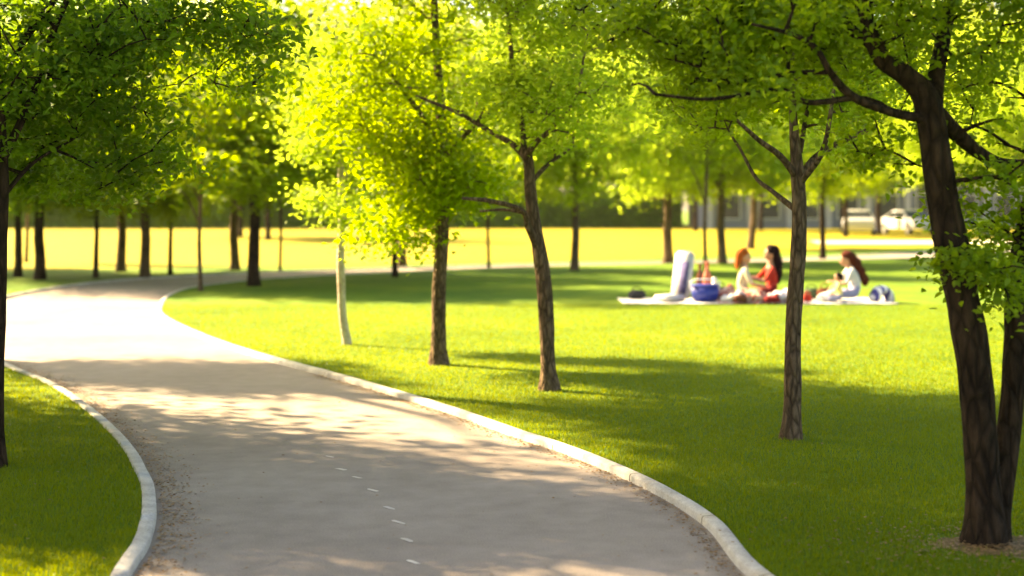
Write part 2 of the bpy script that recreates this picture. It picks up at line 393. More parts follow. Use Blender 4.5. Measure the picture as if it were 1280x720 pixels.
# 26 twin-trunk tree on the right
b = G(1232, 677); d = b[1]
t2 = grow(b, [stem(d, [(1228, 677, 48), (1222, 560, 43), (1208, 420, 42), (1192, 310, 42), (1174, 200, 38), (1158, 125, 34), (1132, 95, 27), (1098, 66, 22), (1075, -10, 17), (1060, -120, 12)]),
              stem(d, [(1240, 672, 40, .05), (1258, 560, 30, .08), (1272, 440, 31, .12), (1276, 340, 30, .15), (1300, 220, 26, .2), (1330, 60, 20, .3), (1340, -150, 14, .4)]),
              stem(d, [(1164, 135, 24, .0), (1192, 162, 20, .1), (1225, 190, 17, .2), (1255, 204, 13, .3), (1300, 202, 8, .4)]),
              stem(d, [(1166, 150, 24), (1170, 90, 20, .1), (1190, 0, 16, .3), (1215, -140, 11, .5)]),
              stem(d, [(1160, 150, 13), (1118, 142, 11, -.1), (1068, 122, 11, -.2), (1040, 92, 10, -.3), (1020, 60, 8, -.35), (988, 42, 6, -.4), (940, 30, 4, -.5)]),
              stem(d, [(1068, 122, 8, -.2), (1010, 128, 7, -.3), (975, 112, 6, -.35), (890, 124, 5, -.4), (820, 118, 4, -.5)]),
              stem(d, [(1036, 90, 7, -.3), (985, 92, 6, -.2), (930, 104, 5, -.1), (880, 100, 4, 0)]),
              stem(d, [(1098, 66, 12), (1020, 0, 9, .2), (920, -50, 7, .4), (800, -40, 5, .5), (730, 10, 3, .5)])],
          [ell(1160, 40, d+.45, 200, 120, .9, 3.4), ell(900, 20, d+.2, 210, 70, .8, 3.2), ell(880, 110, d-.2, 110, 38, .5, .8), ell(1240, 240, d+.3, 75, 95, .5, 1.1), ell(1225, 340, d-.12, 55, 55, .25, .38), ell(1122, 305, d-.3, 26, 16, .12, .03), ell(1100, 190, d+.6, 60, 50, .3, .2),
           ell(1255, 350, d-.2, 45, 50, .4, .6), ell(1100, -170, d, 380, 170, 1.8, 4.5), ell(1400, 60, d, 190, 220, 1.4, 2.5)],
          520, 82, .037, (.08, .08, .045), True, [M_barkD, M_leafRight], 23, name='broadleaf_tree', gap=-.08, gs=1.6, sides=16)
tag(t2, 'gnarled dark twin-trunk tree with olive leaves at the right edge, standing in bare litter', 'tree')

# 23 slender tree before the picnic
b = G(988, 547); d = b[1]
t3 = grow(b, [stem(d, [(988, 547, 23), (990, 450, 21), (996, 330, 20), (999, 260, 19), (997, 215, 17), (992, 150, 11), (988, 60, 8), (985, -60, 6)]),
              stem(d, [(997, 222, 10), (975, 195, 8, -.1), (948, 175, 6, -.2), (920, 150, 4, -.3)]),
              stem(d, [(999, 222, 12), (1020, 196, 9, .1), (1055, 176, 7, .2), (1095, 158, 5, .3)]),
              stem(d, [(1000, 230, 9), (1028, 190, 7, -.2), (1040, 130, 5, -.3), (1050, 50, 3, -.3)]),
              stem(d, [(996, 262, 8, .0), (965, 238, 6, .2), (945, 222, 5, .4), (925, 185, 4, .5)]),
              stem(d, [(1000, 190, 7), (1015, 120, 5, .2), (1050, 60, 4, .4)])],
          [ell(960, 80, d+.5, 150, 110, .9, 3), ell(880, 130, d+.9, 80, 70, .6, 1), ell(865, 205, d+1.4, 85, 40, .5, .9), ell(1050, 190, d+1.3, 60, 40, .4, .4), ell(990, 140, d, 95, 55, .3, .9), ell(1060, 70, d+.5, 90, 90, .7, 1.2), ell(990, -130, d+.3, 190, 130, 1.2, 2.5)],
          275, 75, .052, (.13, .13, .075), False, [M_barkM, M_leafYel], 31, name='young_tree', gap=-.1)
tag(t3, 'slender brown tree with bare forking limbs standing in front of the picnic', 'tree')

# 17 leaning tree in the centre
b = G(685, 487); d = b[1]
t4 = grow(b, [stem(d, [(687, 487, 21), (684, 440, 18), (680, 370, 20), (672, 300, 17), (664, 240, 15), (660, 200, 13), (655, 186, 11)]),
              stem(d, [(658, 196, 11), (640, 180, 8, .1), (612, 164, 6, .2), (570, 140, 5, .3), (520, 120, 3, .4)]),
              stem(d, [(656, 200, 9), (668, 180, 8, -.1), (690, 160, 6, -.2), (720, 120, 4, -.2), (735, 40, 3, -.2)]),
              stem(d, [(655, 190, 9), (652, 150, 7, .1), (640, 80, 6, .2), (632, -40, 5, .3)]),
              stem(d, [(675, 315, 11), (662, 285, 9, -.1), (652, 262, 7, -.2), (612, 251, 6, -.3), (578, 248, 4, -.4)]),
              stem(d, [(662, 230, 7), (685, 205, 5, .2), (715, 185, 4, .4)]),
              stem(d, [(655, 266, 5, -.2), (630, 262, 4, -.1), (600, 264, 3, 0)])],
          [ell(700, 120, d, 85, 70, .8, 2.6), ell(630, 60, d+.2, 110, 70, .8, 2.4), ell(560, 90, d+.4, 90, 60, .7, 1.2), ell(760, 70, d+.2, 60, 60, .7, 1), ell(660, -90, d, 190, 110, 1.3, 2.6)],
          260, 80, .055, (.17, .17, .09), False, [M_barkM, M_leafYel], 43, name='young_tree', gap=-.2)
tag(t4, 'slim leaning tree with crooked brown trunk and bright yellow leaves on the central lawn', 'tree')

# 15 straight darker tree
b = G(549, 455); d = b[1]
t5 = grow(b, [stem(d, [(549, 455, 20), (549, 380, 18), (551, 300, 17), (553, 230, 16), (552, 150, 13), (545, 60, 10), (540, -80, 7)]),
              stem(d, [(553, 240, 8), (520, 205, 6, .2), (470, 170, 5, .4), (420, 160, 3, .6)]),
              stem(d, [(552, 200, 8), (585, 165, 6, -.2), (620, 130, 4, -.4)]),
              stem(d, [(552, 180, 8), (510, 120, 6, -.3), (470, 70, 4, -.5)])],
          [ell(500, 215, d, 115, 62, .9, 3), ell(590, 230, d+.3, 70, 45, .7, 1.2), ell(500, 120, d, 120, 80, 1.1, 3), ell(545, -10, d, 130, 90, .75, 1.8), ell(490, 285, d-.2, 60, 28, .5, .7)],
          255, 80, .065, (.17, .17, .09), False, [M_barkM, M_leafMid], 55, name='young_tree', gap=-.2)
tag(t5, 'straight dark-trunked tree with full green crown left of the leaning central tree', 'tree')

# 13 pale birch-like tree
b = G(433, 430); d = b[1]
t6 = grow(b, [stem(d, [(434, 430, 11), (428, 390, 10), (426, 330, 10), (427, 260, 9), (425, 180, 7), (422, 100, 5), (420, 20, 3)]),
              stem(d, [(427, 262, 4), (405, 244, 3, .1), (380, 236, 2, .2)]),
              stem(d, [(426, 230, 5), (450, 190, 4, -.2), (480, 150, 3, -.3)])],
          [ell(420, 250, d, 42, 30, .4, 1.2), ell(425, 150, d, 65, 65, .5, 2.2), ell(425, 50, d, 60, 60, .4, 1.0), ell(450, 270, d-.2, 30, 18, .3, .4)],
          115, 95, .055, (.17, .17, .09), False, [M_barkP, M_leafYel], 61, name='birch_tree', gap=-.25)
tag(t6, 'thin pale-barked tree with yellow leaves and a curved foot beside the path', 'tree')

# ---- middle-distance prototypes (trunk ~ at origin), copied
def proto(h, cz, cr_, rz, tr, nclump, per, ls, sig, mats, seed, name, extra=(), gap=-.2):
    st = [[(0, 0, 0, tr), (.03*h/6, 0, h*.2, tr*.85), (-.02*h/6, .02, h*.42, tr*.75), (.03, 0, h*.7, tr*.45), (0, 0, h*.95, tr*.15)]]
    rg = np.random.default_rng(seed)
    for k in range(6):
        a = k*1.05+rg.uniform(-.3, .3); z0 = h*(.25+.09*k)
        st.append([(0, 0, z0, tr*.5), (math.cos(a)*cr_*.35, math.sin(a)*cr_*.35, z0+.12*h, tr*.32), (math.cos(a)*cr_*.75, math.sin(a)*cr_*.75, z0+.2*h, tr*.14)])
    e = [((0, 0, cz), (cr_, cr_, rz), 3), ((cr_*.4, -.2, cz-rz*.4), (cr_*.75, cr_*.75, rz*.5), 1.5), ((-cr_*.4, .3, cz-rz*.5), (cr_*.7, cr_*.7, rz*.45), 1.5)]
    return grow((0, 0, 0), st, e, nclump, per, ls, sig, False, mats, seed, name=name, gap=gap, gs=.6, sides=9, twig=1.8)
used = set()
def place(p, loc, s=1.0, rz=0.0, label=None, group=None, cat='tree', sxy=None):
    if p.name in used: o = copy_tree(p)
    else: o = p; used.add(p.name)
    o.location = loc; o.rotation_euler = (0, 0, rz); o.scale = (sxy or s, sxy or s, s)
    tag(o, label, cat, group); return o
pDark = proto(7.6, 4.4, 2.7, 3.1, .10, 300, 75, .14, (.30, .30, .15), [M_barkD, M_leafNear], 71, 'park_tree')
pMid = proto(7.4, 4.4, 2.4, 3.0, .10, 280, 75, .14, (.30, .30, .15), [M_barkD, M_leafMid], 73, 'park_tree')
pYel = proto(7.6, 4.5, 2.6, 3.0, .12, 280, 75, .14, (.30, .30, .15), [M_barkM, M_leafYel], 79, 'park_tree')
pSap = proto(4.6, 3.1, .8, 1.5, .045, 70, 60, .09, (.15, .15, .1), [M_barkM, M_leafMid], 83, 'sapling')
pFarY = proto(19, 11.5, 5.2, 7.8, .30, 330, 75, .42, (.85, .85, .5), [M_barkM, M_leafFar], 89, 'far_tree', gap=-.4)
pFarG = proto(17, 9.5, 5.0, 7.6, .28, 330, 75, .42, (.85, .85, .5), [M_barkD, M_leafFarG], 97, 'far_tree', gap=-.4)

gB = 'trees along the far side of the path'
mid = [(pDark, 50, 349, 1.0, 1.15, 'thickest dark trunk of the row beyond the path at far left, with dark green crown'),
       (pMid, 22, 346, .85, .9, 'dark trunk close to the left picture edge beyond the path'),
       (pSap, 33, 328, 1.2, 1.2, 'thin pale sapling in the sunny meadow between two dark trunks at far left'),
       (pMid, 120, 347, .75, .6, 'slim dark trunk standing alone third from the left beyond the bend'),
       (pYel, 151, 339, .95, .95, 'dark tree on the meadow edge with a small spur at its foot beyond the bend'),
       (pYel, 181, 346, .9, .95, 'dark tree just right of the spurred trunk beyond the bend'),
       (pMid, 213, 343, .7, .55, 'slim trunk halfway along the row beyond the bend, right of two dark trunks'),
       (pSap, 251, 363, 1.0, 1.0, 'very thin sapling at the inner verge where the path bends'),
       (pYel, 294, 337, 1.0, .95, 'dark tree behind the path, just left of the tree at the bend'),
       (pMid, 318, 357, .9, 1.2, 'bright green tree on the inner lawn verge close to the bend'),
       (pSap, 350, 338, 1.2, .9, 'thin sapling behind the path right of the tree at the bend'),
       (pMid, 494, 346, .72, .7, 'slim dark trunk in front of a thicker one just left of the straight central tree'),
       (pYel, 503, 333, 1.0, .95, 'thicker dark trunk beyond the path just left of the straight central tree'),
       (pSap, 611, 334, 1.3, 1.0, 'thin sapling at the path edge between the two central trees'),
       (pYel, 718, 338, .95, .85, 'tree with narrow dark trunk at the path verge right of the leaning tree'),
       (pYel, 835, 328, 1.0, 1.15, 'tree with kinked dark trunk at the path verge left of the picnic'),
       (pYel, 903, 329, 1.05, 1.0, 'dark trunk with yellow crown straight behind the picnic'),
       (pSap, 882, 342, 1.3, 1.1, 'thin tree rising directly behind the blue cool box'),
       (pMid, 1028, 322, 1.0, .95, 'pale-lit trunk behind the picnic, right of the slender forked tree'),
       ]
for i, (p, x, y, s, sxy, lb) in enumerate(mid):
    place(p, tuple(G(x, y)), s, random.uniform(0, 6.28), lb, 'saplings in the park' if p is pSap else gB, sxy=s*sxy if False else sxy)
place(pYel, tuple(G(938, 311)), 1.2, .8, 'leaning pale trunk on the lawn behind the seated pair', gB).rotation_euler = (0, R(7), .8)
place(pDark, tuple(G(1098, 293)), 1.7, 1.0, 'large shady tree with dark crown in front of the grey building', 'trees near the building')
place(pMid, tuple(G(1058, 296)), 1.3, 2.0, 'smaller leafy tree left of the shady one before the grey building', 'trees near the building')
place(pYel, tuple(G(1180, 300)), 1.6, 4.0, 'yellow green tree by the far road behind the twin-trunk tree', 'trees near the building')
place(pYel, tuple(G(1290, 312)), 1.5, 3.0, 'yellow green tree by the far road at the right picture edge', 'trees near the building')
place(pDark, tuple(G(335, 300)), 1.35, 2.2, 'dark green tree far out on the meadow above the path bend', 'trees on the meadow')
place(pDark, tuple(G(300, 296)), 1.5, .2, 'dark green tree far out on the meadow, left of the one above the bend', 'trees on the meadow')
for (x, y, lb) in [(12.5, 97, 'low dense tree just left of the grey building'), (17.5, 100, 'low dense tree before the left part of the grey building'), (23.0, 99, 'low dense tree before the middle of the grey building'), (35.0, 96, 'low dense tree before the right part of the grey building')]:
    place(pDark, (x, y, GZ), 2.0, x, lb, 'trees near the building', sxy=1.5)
# far tree line
k = 0
for (x0, x1, d0, n) in [(-62, 66, 124, 19), (-70, 70, 142, 17)]:
    for i in range(n):
        x = x0+(x1-x0)*i/(n-1)+random.uniform(-1.5, 1.5); y = d0+random.uniform(-3, 3)
        if k >= 19: p = pFarY
        else: p = pFarG if (i % 4 == 1 or x > 14 and i % 2) else pFarY
        s = random.uniform(.9, 1.2)
        y_, g_ = ('yellow green', 'sunny trees of the far tree line') if p is pFarY else ('deep green', 'green trees of the far tree line')
        place(p, (x, y, GZ), s, random.uniform(0, 6.28), 'tall %s tree in the distant tree line behind the meadow' % y_, g_); k += 1
# trees left of the picture whose shade falls on the path and lawn
gS = 'shade trees left of the path'
pTall = proto(10.5, 8.0, 2.1, 2.4, .15, 260, 75, .15, (.28, .28, .15), [M_barkD, M_leafMid], 103, 'park_tree')
pSmall = proto(5.6, 4.2, 1.5, 1.2, .09, 150, 70, .12, (.22, .22, .12), [M_barkD, M_leafMid], 107, 'park_tree')
for (x, y, s, p) in [(-9.5, 12.6, .8, pDark), (-7.4, 6.6, .85, pMid), (-12.5, 9.0, .9, pDark), (-6.0, 10.2, .95, pMid), (-5.75, 14.3, 1.0, pTall), (-7.4, 15.6, 1.0, pSmall), (-5.6, 10.6, 1.05, pTall), (-19, 32, 1.0, pDark), (-25, 36, 1.0, pMid), (-15.5, 35, 1.0, pMid)]:
    place(p, (x, y, GZ), s, random.uniform(0, 6), 'leafy park tree left of the path whose shade falls across the path and lawn', gS)

# ------------------------------------------------------------------ hedges and shrubs far away
def hedge(name, x0, x1, y, h, mat, label, seed, group=None, cat='hedge'):
    rg = np.random.default_rng(seed); n = 14000
    x = rg.uniform(x0, x1, n); th = rg.uniform(0, math.pi, n)
    hh = h*(.85+.22*np.sin(x*.35+seed)+.08*np.sin(x*1.3))
    rr = rg.uniform(.75, 1.03, n)
    c = np.stack([x, y+1.4*np.cos(th)*rr, GZ+hh*np.sin(th)**.6*rr], 1)
    root = empty(name, ((x0+x1)/2, y, GZ))
    V, Q, at = leaves(c, .42, False, rg, aspect=.8)
    mesh_np('foliage', V-np.array([(x0+x1)/2, y, GZ]), Q, mat, root, attr=at)
    # woody inner body
    bm = bmesh.new(); m = 24
    for i in range(m+1):
        xx = x0+(x1-x0)*i/m-(x0+x1)/2
        for j in range(7):
            a = math.pi*j/6; bm.verts.new((xx, .95*math.cos(a), h*.68*(.85+.15*math.sin(xx))*math.sin(a)**.7))
    bm.verts.ensure_lookup_table()
    for i in range(m):
        for j in range(6): bm.faces.new([bm.verts[i*7+j], bm.verts[i*7+j+1], bm.verts[i*7+7+j+1], bm.verts[i*7+7+j]])
    obj_bm('inner_growth', bm, M_leafFarG, root)
    tag(root, label, cat, group); return root
hedge('hedge', -46, -22, 117, 4.6, M_leafFarG, 'long dark green hedge bounding the meadow at far left', 1)
hedge('hedge', -22, -6, 119, 4.9, M_leafFarG, 'dark hedge bounding the meadow behind the pale-barked tree', 2)
hedge('hedge', -6, 14, 118, 4.6, M_leafFarG, 'low dark hedge bounding the meadow behind the leaning tree', 3)
for i, (x, y, r, lb) in enumerate([(26.5, 88, 1.0, 'round bush left of the parked white cars'), (28.2, 84, .9, 'bush between the two parked white cars'), (33.5, 86, 1.2, 'rounded bush behind the twin-trunk tree by the far road')]):
    rg = np.random.default_rng(200+i); n = 2500
    v = rg.normal(size=(n, 3)); v /= np.linalg.norm(v, axis=1)[:, None]; v[:, 2] = np.abs(v[:, 2]); v *= rg.uniform(.6, 1.05, n)[:, None]*r
    root = empty('bush', (x, y, GZ)); V, Q, at = leaves(v, .22, False, rg, aspect=.8)
    mesh_np('foliage', V, Q, M_leafFarG, root, attr=at)
    P_ = [(np.array([[0, 0, -.05], [math.cos(a)*r*.3, math.sin(a)*r*.3, r*.4], [math.cos(a)*r*.6, math.sin(a)*r*.6, r*.75]]), np.array([.05, .03, .01])) for a in (0, 1.3, 2.6, 3.9, 5.2)]
    V, Q = tubes(P_, 5); mesh_np('stems', V, Q, M_barkD, root)
    tag(root, lb, 'bush')

# ------------------------------------------------------------------ grey building
M_wall = plain('grey_render', (.22, .23, .27), .9, .12, .6)
M_pil = plain('light_pillar', (.45, .44, .46), .85, .1, 1.0)
M_win = plain('dark_window', (.03, .035, .045), .15, .1, 1.0, spec=.6)
M_frame = plain('window_frame', (.6, .6, .6), .5, .05)
def box(bm, x0, x1, y0, y1, z0, z1, bev=0.0):
    r = bmesh.ops.create_cube(bm, size=1.0)
    for v in r['verts']:
        v.co = Vector((x0+(v.co.x+.5)*(x1-x0), y0+(v.co.y+.5)*(y1-y0), z0+(v.co.z+.5)*(z1-z0)))
    if bev: bmesh.ops.bevel(bm, geom=[e for e in bm.edges if all(v in r['verts'] for v in e.verts)], offset=bev, segments=2, affect='EDGES')
bl = empty('building', (34, 112, GZ))
tag(bl, 'long low grey building with pillars and dark windows beyond the lawn at right', 'building')
bm = bmesh.new(); box(bm, -19, 26, 0, 9, -.1, 5.6); obj_bm('wall', bm, M_wall, bl)
bm = bmesh.new(); box(bm, -19.5, 26.5, -.6, 9.5, 5.603, 6.0); obj_bm('roof', bm, M_pil, bl)
for i in range(15):
    x = -18.4+i*3.1
    bm = bmesh.new(); box(bm, x-.22, x+.22, -.35, -.004, -.1, 5.6, .03); obj_bm('pillar', bm, M_pil, bl)
    if i < 14:
        wx = x+1.55
        bm = bmesh.new(); box(bm, wx-.85, wx+.85, -.06, -.003, .7, 4.6); fr = obj_bm('window', bm, M_frame, bl)
        bm = bmesh.new(); box(bm, wx-.75, wx+.75, -.08, -.063, .8, 2.6); box(bm, wx-.75, wx+.75, -.08, -.063, 2.7, 4.5); obj_bm('pane', bm, M_win, fr)

# ------------------------------------------------------------------ parked cars
M_car = plain('white_paint', (.45, .45, .47), .25, .02, 2.0, spec=.6)
M_tyre = plain('tyre', (.02, .02, .02), .8)
M_rim = plain('rim', (.5, .5, .52), .3, metallic=.8)
M_lamp = plain('lamp_glass', (.7, .7, .68), .1)
def car(loc, rz, label):
    root = empty('parked_car', loc, rz)
    tag(root, label, 'car', 'parked white cars')
    prof = [(-2.15, .35), (-2.2, .62), (-2.12, .86), (-1.55, .95), (-1.15, .99), (-.55, 1.38), (.0, 1.46), (.75, 1.42), (1.45, 1.02), (2.0, .93), (2.14, .7), (2.12, .35)]
    bm = bmesh.new(); ws_ = [(-.86, .0), (-.84, .0), (0, 0), (.84, 0)]
    rows = []
    for s, f in ((-1, 1.0), (-.93, 0), (.93, 0), (1, 1.0)):
        row = []
        for (x, z) in prof:
            half = .88 if z < .96 else .88-(z-.96)*.45
            yy = s*half; xx = x*(1-.015*f); zz = z-(.04*f if z > .5 else 0)
            row.append(bm.verts.new((xx, yy, zz)))
        rows.append(row)
    for a, b_ in zip(rows[:-1], rows[1:]):
        for i in range(len(prof)-1): bm.faces.new([a[i], a[i+1], b_[i+1], b_[i]])
        bm.faces.new([a[-1], a[0], b_[0], b_[-1]])
    bm.faces.new(rows[0][::-1]); bm.faces.new(rows[-1])
    bmesh.ops.recalc_face_normals(bm, faces=bm.faces[:]); obj_bm('body', bm, M_car, root)
    def quad(name, pts, mat):
        bm = bmesh.new(); vs0 = [bm.verts.new(p) for p in pts]; f = bm.faces.new(vs0)
        r = bmesh.ops.extrude_face_region(bm, geom=[f]); f.normal_update()
        for v in r['geom']:
            if isinstance(v, bmesh.types.BMVert): v.co += f.normal*.012
        bmesh.ops.recalc_face_normals(bm, faces=bm.faces[:])
        obj_bm(name, bm, mat, root)
    quad('windscreen', [(-1.12, -.72, 1.02), (-.60, -.62, 1.375), (-.60, .62, 1.375), (-1.12, .72, 1.02)], M_win)
    quad('rear_window', [(.80, -.62, 1.42), (1.40, -.72, 1.06), (1.40, .72, 1.06), (.80, .62, 1.42)], M_win)
    for s in (-1, 1):
        for (xa, xb) in ((-.95, -.02), (.06, 1.15)):
            quad('side_window', [(xa, s*.885, 1.0), (xb, s*.885, 1.0), (min(xb, .75) if xb > 0 else xb, s*.75, 1.33), (max(xa, -.5), s*.75, 1.33)], M_win)
        bm = bmesh.new(); box(bm, -2.17, -2.09, s*.62-.17, s*.62+.17, .62, .76, .02); obj_bm('headlight', bm, M_lamp, root)
        for x in (-1.35, 1.3):
            bm = bmesh.new(); bmesh.ops.create_cone(bm, cap_ends=True, segments=24, radius1=.32, radius2=.32, depth=.2)
            bmesh.ops.rotate(bm, verts=bm.verts, matrix=Matrix.Rotation(R(90), 3, 'X')); bmesh.ops.translate(bm, verts=bm.verts, vec=(x, s*.8, .32))
            wh = obj_bm('wheel', bm, M_tyre, root)
            bm = bmesh.new(); bmesh.ops.create_cone(bm, cap_ends=True, segments=20, radius1=.2, radius2=.18, depth=.03)
            bmesh.ops.rotate(bm, verts=bm.verts, matrix=Matrix.Rotation(R(90), 3, 'X')); bmesh.ops.translate(bm, verts=bm.verts, vec=(x, s*.912, .32))
            obj_bm('rim', bm, M_rim, wh)
g = G(1074, 294); car((g[0], g[1], GZ), R(75), 'white car parked far off left of the bush, facing the park')
g = G(1136, 293); car((g[0], g[1], GZ), R(105), 'white car parked far off just left of the twin-trunk tree')

# ------------------------------------------------------------------ people
before = set(o.name for o in sc.objects)
M_skin = plain('skin', (.42, .22, .14), .6, .05)
def cloth_mat(name, col, var=.12, scale=14.0): return plain(name, col, .9, var, scale, spec=.2)
def floral(name, a, b_, scale=22.0, th=.5):
    m, nt, out = new_mat(name); L = nt.links.new
    tc = N(nt, 'ShaderNodeTexCoord'); v = N(nt, 'ShaderNodeTexVoronoi', Scale=scale); L(tc.outputs['Object'], v.inputs['Vector'])
    r = ramp(nt, [(th-.12, a), (th+.12, b_)]); L(v.outputs['Distance'], r.inputs[0])
    p = N(nt, 'ShaderNodeBsdfPrincipled', Roughness=.9); L(r.outputs[0], p.inputs['Base Color']); L(p.outputs[0], out.inputs[0])
    return m
M_ginger = plain('hair_ginger', (.30, .07, .015), .85, .35, 60, spec=.08)
M_dark = plain('hair_dark', (.012, .005, .006), .85, .35, 60, spec=.08)
M_brown = plain('hair_auburn', (.07, .016, .009), .85, .35, 60, spec=.08)
M_eye = plain('eye', (.03, .02, .02), .2); M_lip = plain('lip', (.5, .15, .13), .5)
M_cream = cloth_mat('cream_cloth', (.50, .46, .33)); M_red = cloth_mat('red_cloth', (.33, .03, .02)); M_dred = cloth_mat('dark_red_cloth', (.15, .008, .008))
M_white = cloth_mat('white_cloth', (.50, .49, .48)); M_lav = cloth_mat('lavender_denim', (.24, .24, .36)); M_yelw = cloth_mat('yellow_cloth', (.70, .60, .22))
M_fl = floral('red_floral', (.30, .025, .02), (.50, .36, .27)); M_fl2 = floral('pink_floral', (.42, .36, .38), (.35, .10, .10), 16)

def skinned(name, J, E, mats, regions, parent, sub=1):
    """J: {name:(pos, radius)}, E: edges, regions: {material index: joint names}"""
    bm = bmesh.new(); lay = bm.verts.layers.skin.new(); vs_ = {}
    for k, (p, r) in J.items():
        v = bm.verts.new(p); v[lay].radius = (r, r) if not isinstance(r, tuple) else r; vs_[k] = v
    v0 = vs_['pelvis']; v0[lay].use_root = True
    for a, b_ in E: bm.edges.new((vs_[a], vs_[b_]))
    me = bpy.data.meshes.new(name); bm.to_mesh(me); bm.free()
    o = bpy.data.objects.new(name, me); COL.objects.link(o)
    sk = o.modifiers.new('s', 'SKIN'); sk.branch_smoothing = .4; ss = o.modifiers.new('ss', 'SUBSURF'); ss.levels = sub; ss.render_levels = sub
    bpy.context.view_layer.update()
    dg = bpy.context.evaluated_depsgraph_get(); m2 = bpy.data.meshes.new_from_object(o.evaluated_get(dg))
    o.modifiers.clear(); o.data = m2; bpy.data.meshes.remove(me); m2.name = name
    m2.materials.clear()
    for m in mats: m2.materials.append(m)
    lab = {n_: mi for mi, ns in regions.items() for n_ in ns}
    ks = list(E); A = np.array([J[a][0] for a, b_ in ks]); B = np.array([J[b_][0] for a, b_ in ks])
    mi_ = [lab.get(b_, 0) for a, b_ in ks]
    for f in m2.polygons:
        c = np.array(f.center); ab = B-A; t = np.clip(((c-A)*ab).sum(1)/((ab**2).sum(1)+1e-9), 0, 1)
        dd = np.linalg.norm(c-(A+ab*t[:, None]), axis=1); f.material_index = mi_[int(np.argmin(dd))]; f.use_smooth = True
    o.parent = parent; return o
def head_mesh(bm, c, face, r=.088, tilt=0.0):
    """adds skull + nose; face = unit xy direction"""
    fx = Vector((face[0], face[1], 0)).normalized(); sx = Vector((-fx.y, fx.x, 0))
    m = bmesh.ops.create_uvsphere(bm, u_segments=16, v_segments=12, radius=r)
    for v in m['verts']:
        x, y, z = v.co
        wd = .86 if z > 0 else .86-.22*min(1, -z/r)
        v.co = Vector(c)+fx*(x*1.05+(.012 if z < 0 and x > 0 else 0))+sx*y*wd+Vector((0, 0, z*1.28))
    m = bmesh.ops.create_cone(bm, cap_ends=True, segments=6, radius1=.017, radius2=.008, depth=.045)
    for v in m['verts']: v.co = Vector(c)+fx*(r*1.06+(.008 if v.co.z < 0 else -.004))+sx*v.co.x+Vector((0, 0, v.co.z-.008+v.co.y*.0))
    for s in (-1, 1):
        m = bmesh.ops.create_uvsphere(bm, u_segments=8, v_segments=6, radius=.02)
        for v in m['verts']: v.co = Vector(c)+sx*(s*r*.86+v.co.x*.4)+fx*(v.co.y*.8-.005)+Vector((0, 0, v.co.z*1.4))
def blobs(name, specs, mat, parent, seed=0, rough=.012):
    """one lumpy closed shape through remeshed ellipsoids"""
    bm = bmesh.new()
    for (c, r) in specs:
        m = bmesh.ops.create_uvsphere(bm, u_segments=16, v_segments=12, radius=1)
        for v in m['verts']: v.co = Vector((c[0]+v.co.x*r[0], c[1]+v.co.y*r[1], c[2]+v.co.z*r[2]))
    o = obj_bm(name, bm, mat, None)
    rm = o.modifiers.new('r', 'REMESH'); rm.mode = 'VOXEL'; rm.voxel_size = .016
    bpy.context.view_layer.update(); dg = bpy.context.evaluated_depsgraph_get(); m2 = bpy.data.meshes.new_from_object(o.evaluated_get(dg))
    o.modifiers.clear(); o.data = m2
    for v in m2.vertices:
        q = Vector((v.co.x*14, v.co.y*14, v.co.z*3)); v.co += Vector(noise.noise_vector(q+Vector((seed, 0, 0))))*rough
    for f in m2.polygons: f.use_smooth = True
    m2.materials.clear(); m2.materials.append(mat)
    o.parent = parent; return o
def hand(J, E, pre, wr, wp, dirv, side):
    d_ = Vector(dirv).normalized(); s_ = Vector(side).normalized()
    pm = Vector(wp)+d_*.05; J[pre+'palm'] = (tuple(pm), .026); E.append((wr, pre+'palm'))
    for k, ln in enumerate((.062, .075, .07, .055)):
        o_ = s_*(k-1.5)*.02
        a = pm+d_*.035+o_; b_ = a+d_*ln*.5+Vector((0, 0, -.006)); c = b_+d_*ln*.4+Vector((0, 0, -.016))
        for t, q in zip('abc', (a, b_, c)): J['%s%d%s' % (pre, k, t)] = (tuple(q), .009)
        E += [(pre+'palm', '%s%da' % (pre, k)), ('%s%da' % (pre, k), '%s%db' % (pre, k)), ('%s%db' % (pre, k), '%s%dc' % (pre, k))]
    a = Vector(wp)+d_*.03+s_*-.035; b_ = a+d_*.03+s_*-.02
    J[pre+'ta'] = (tuple(a), .011); J[pre+'tb'] = (tuple(b_), .009); E += [(pre+'palm', pre+'ta'), (pre+'ta', pre+'tb')]
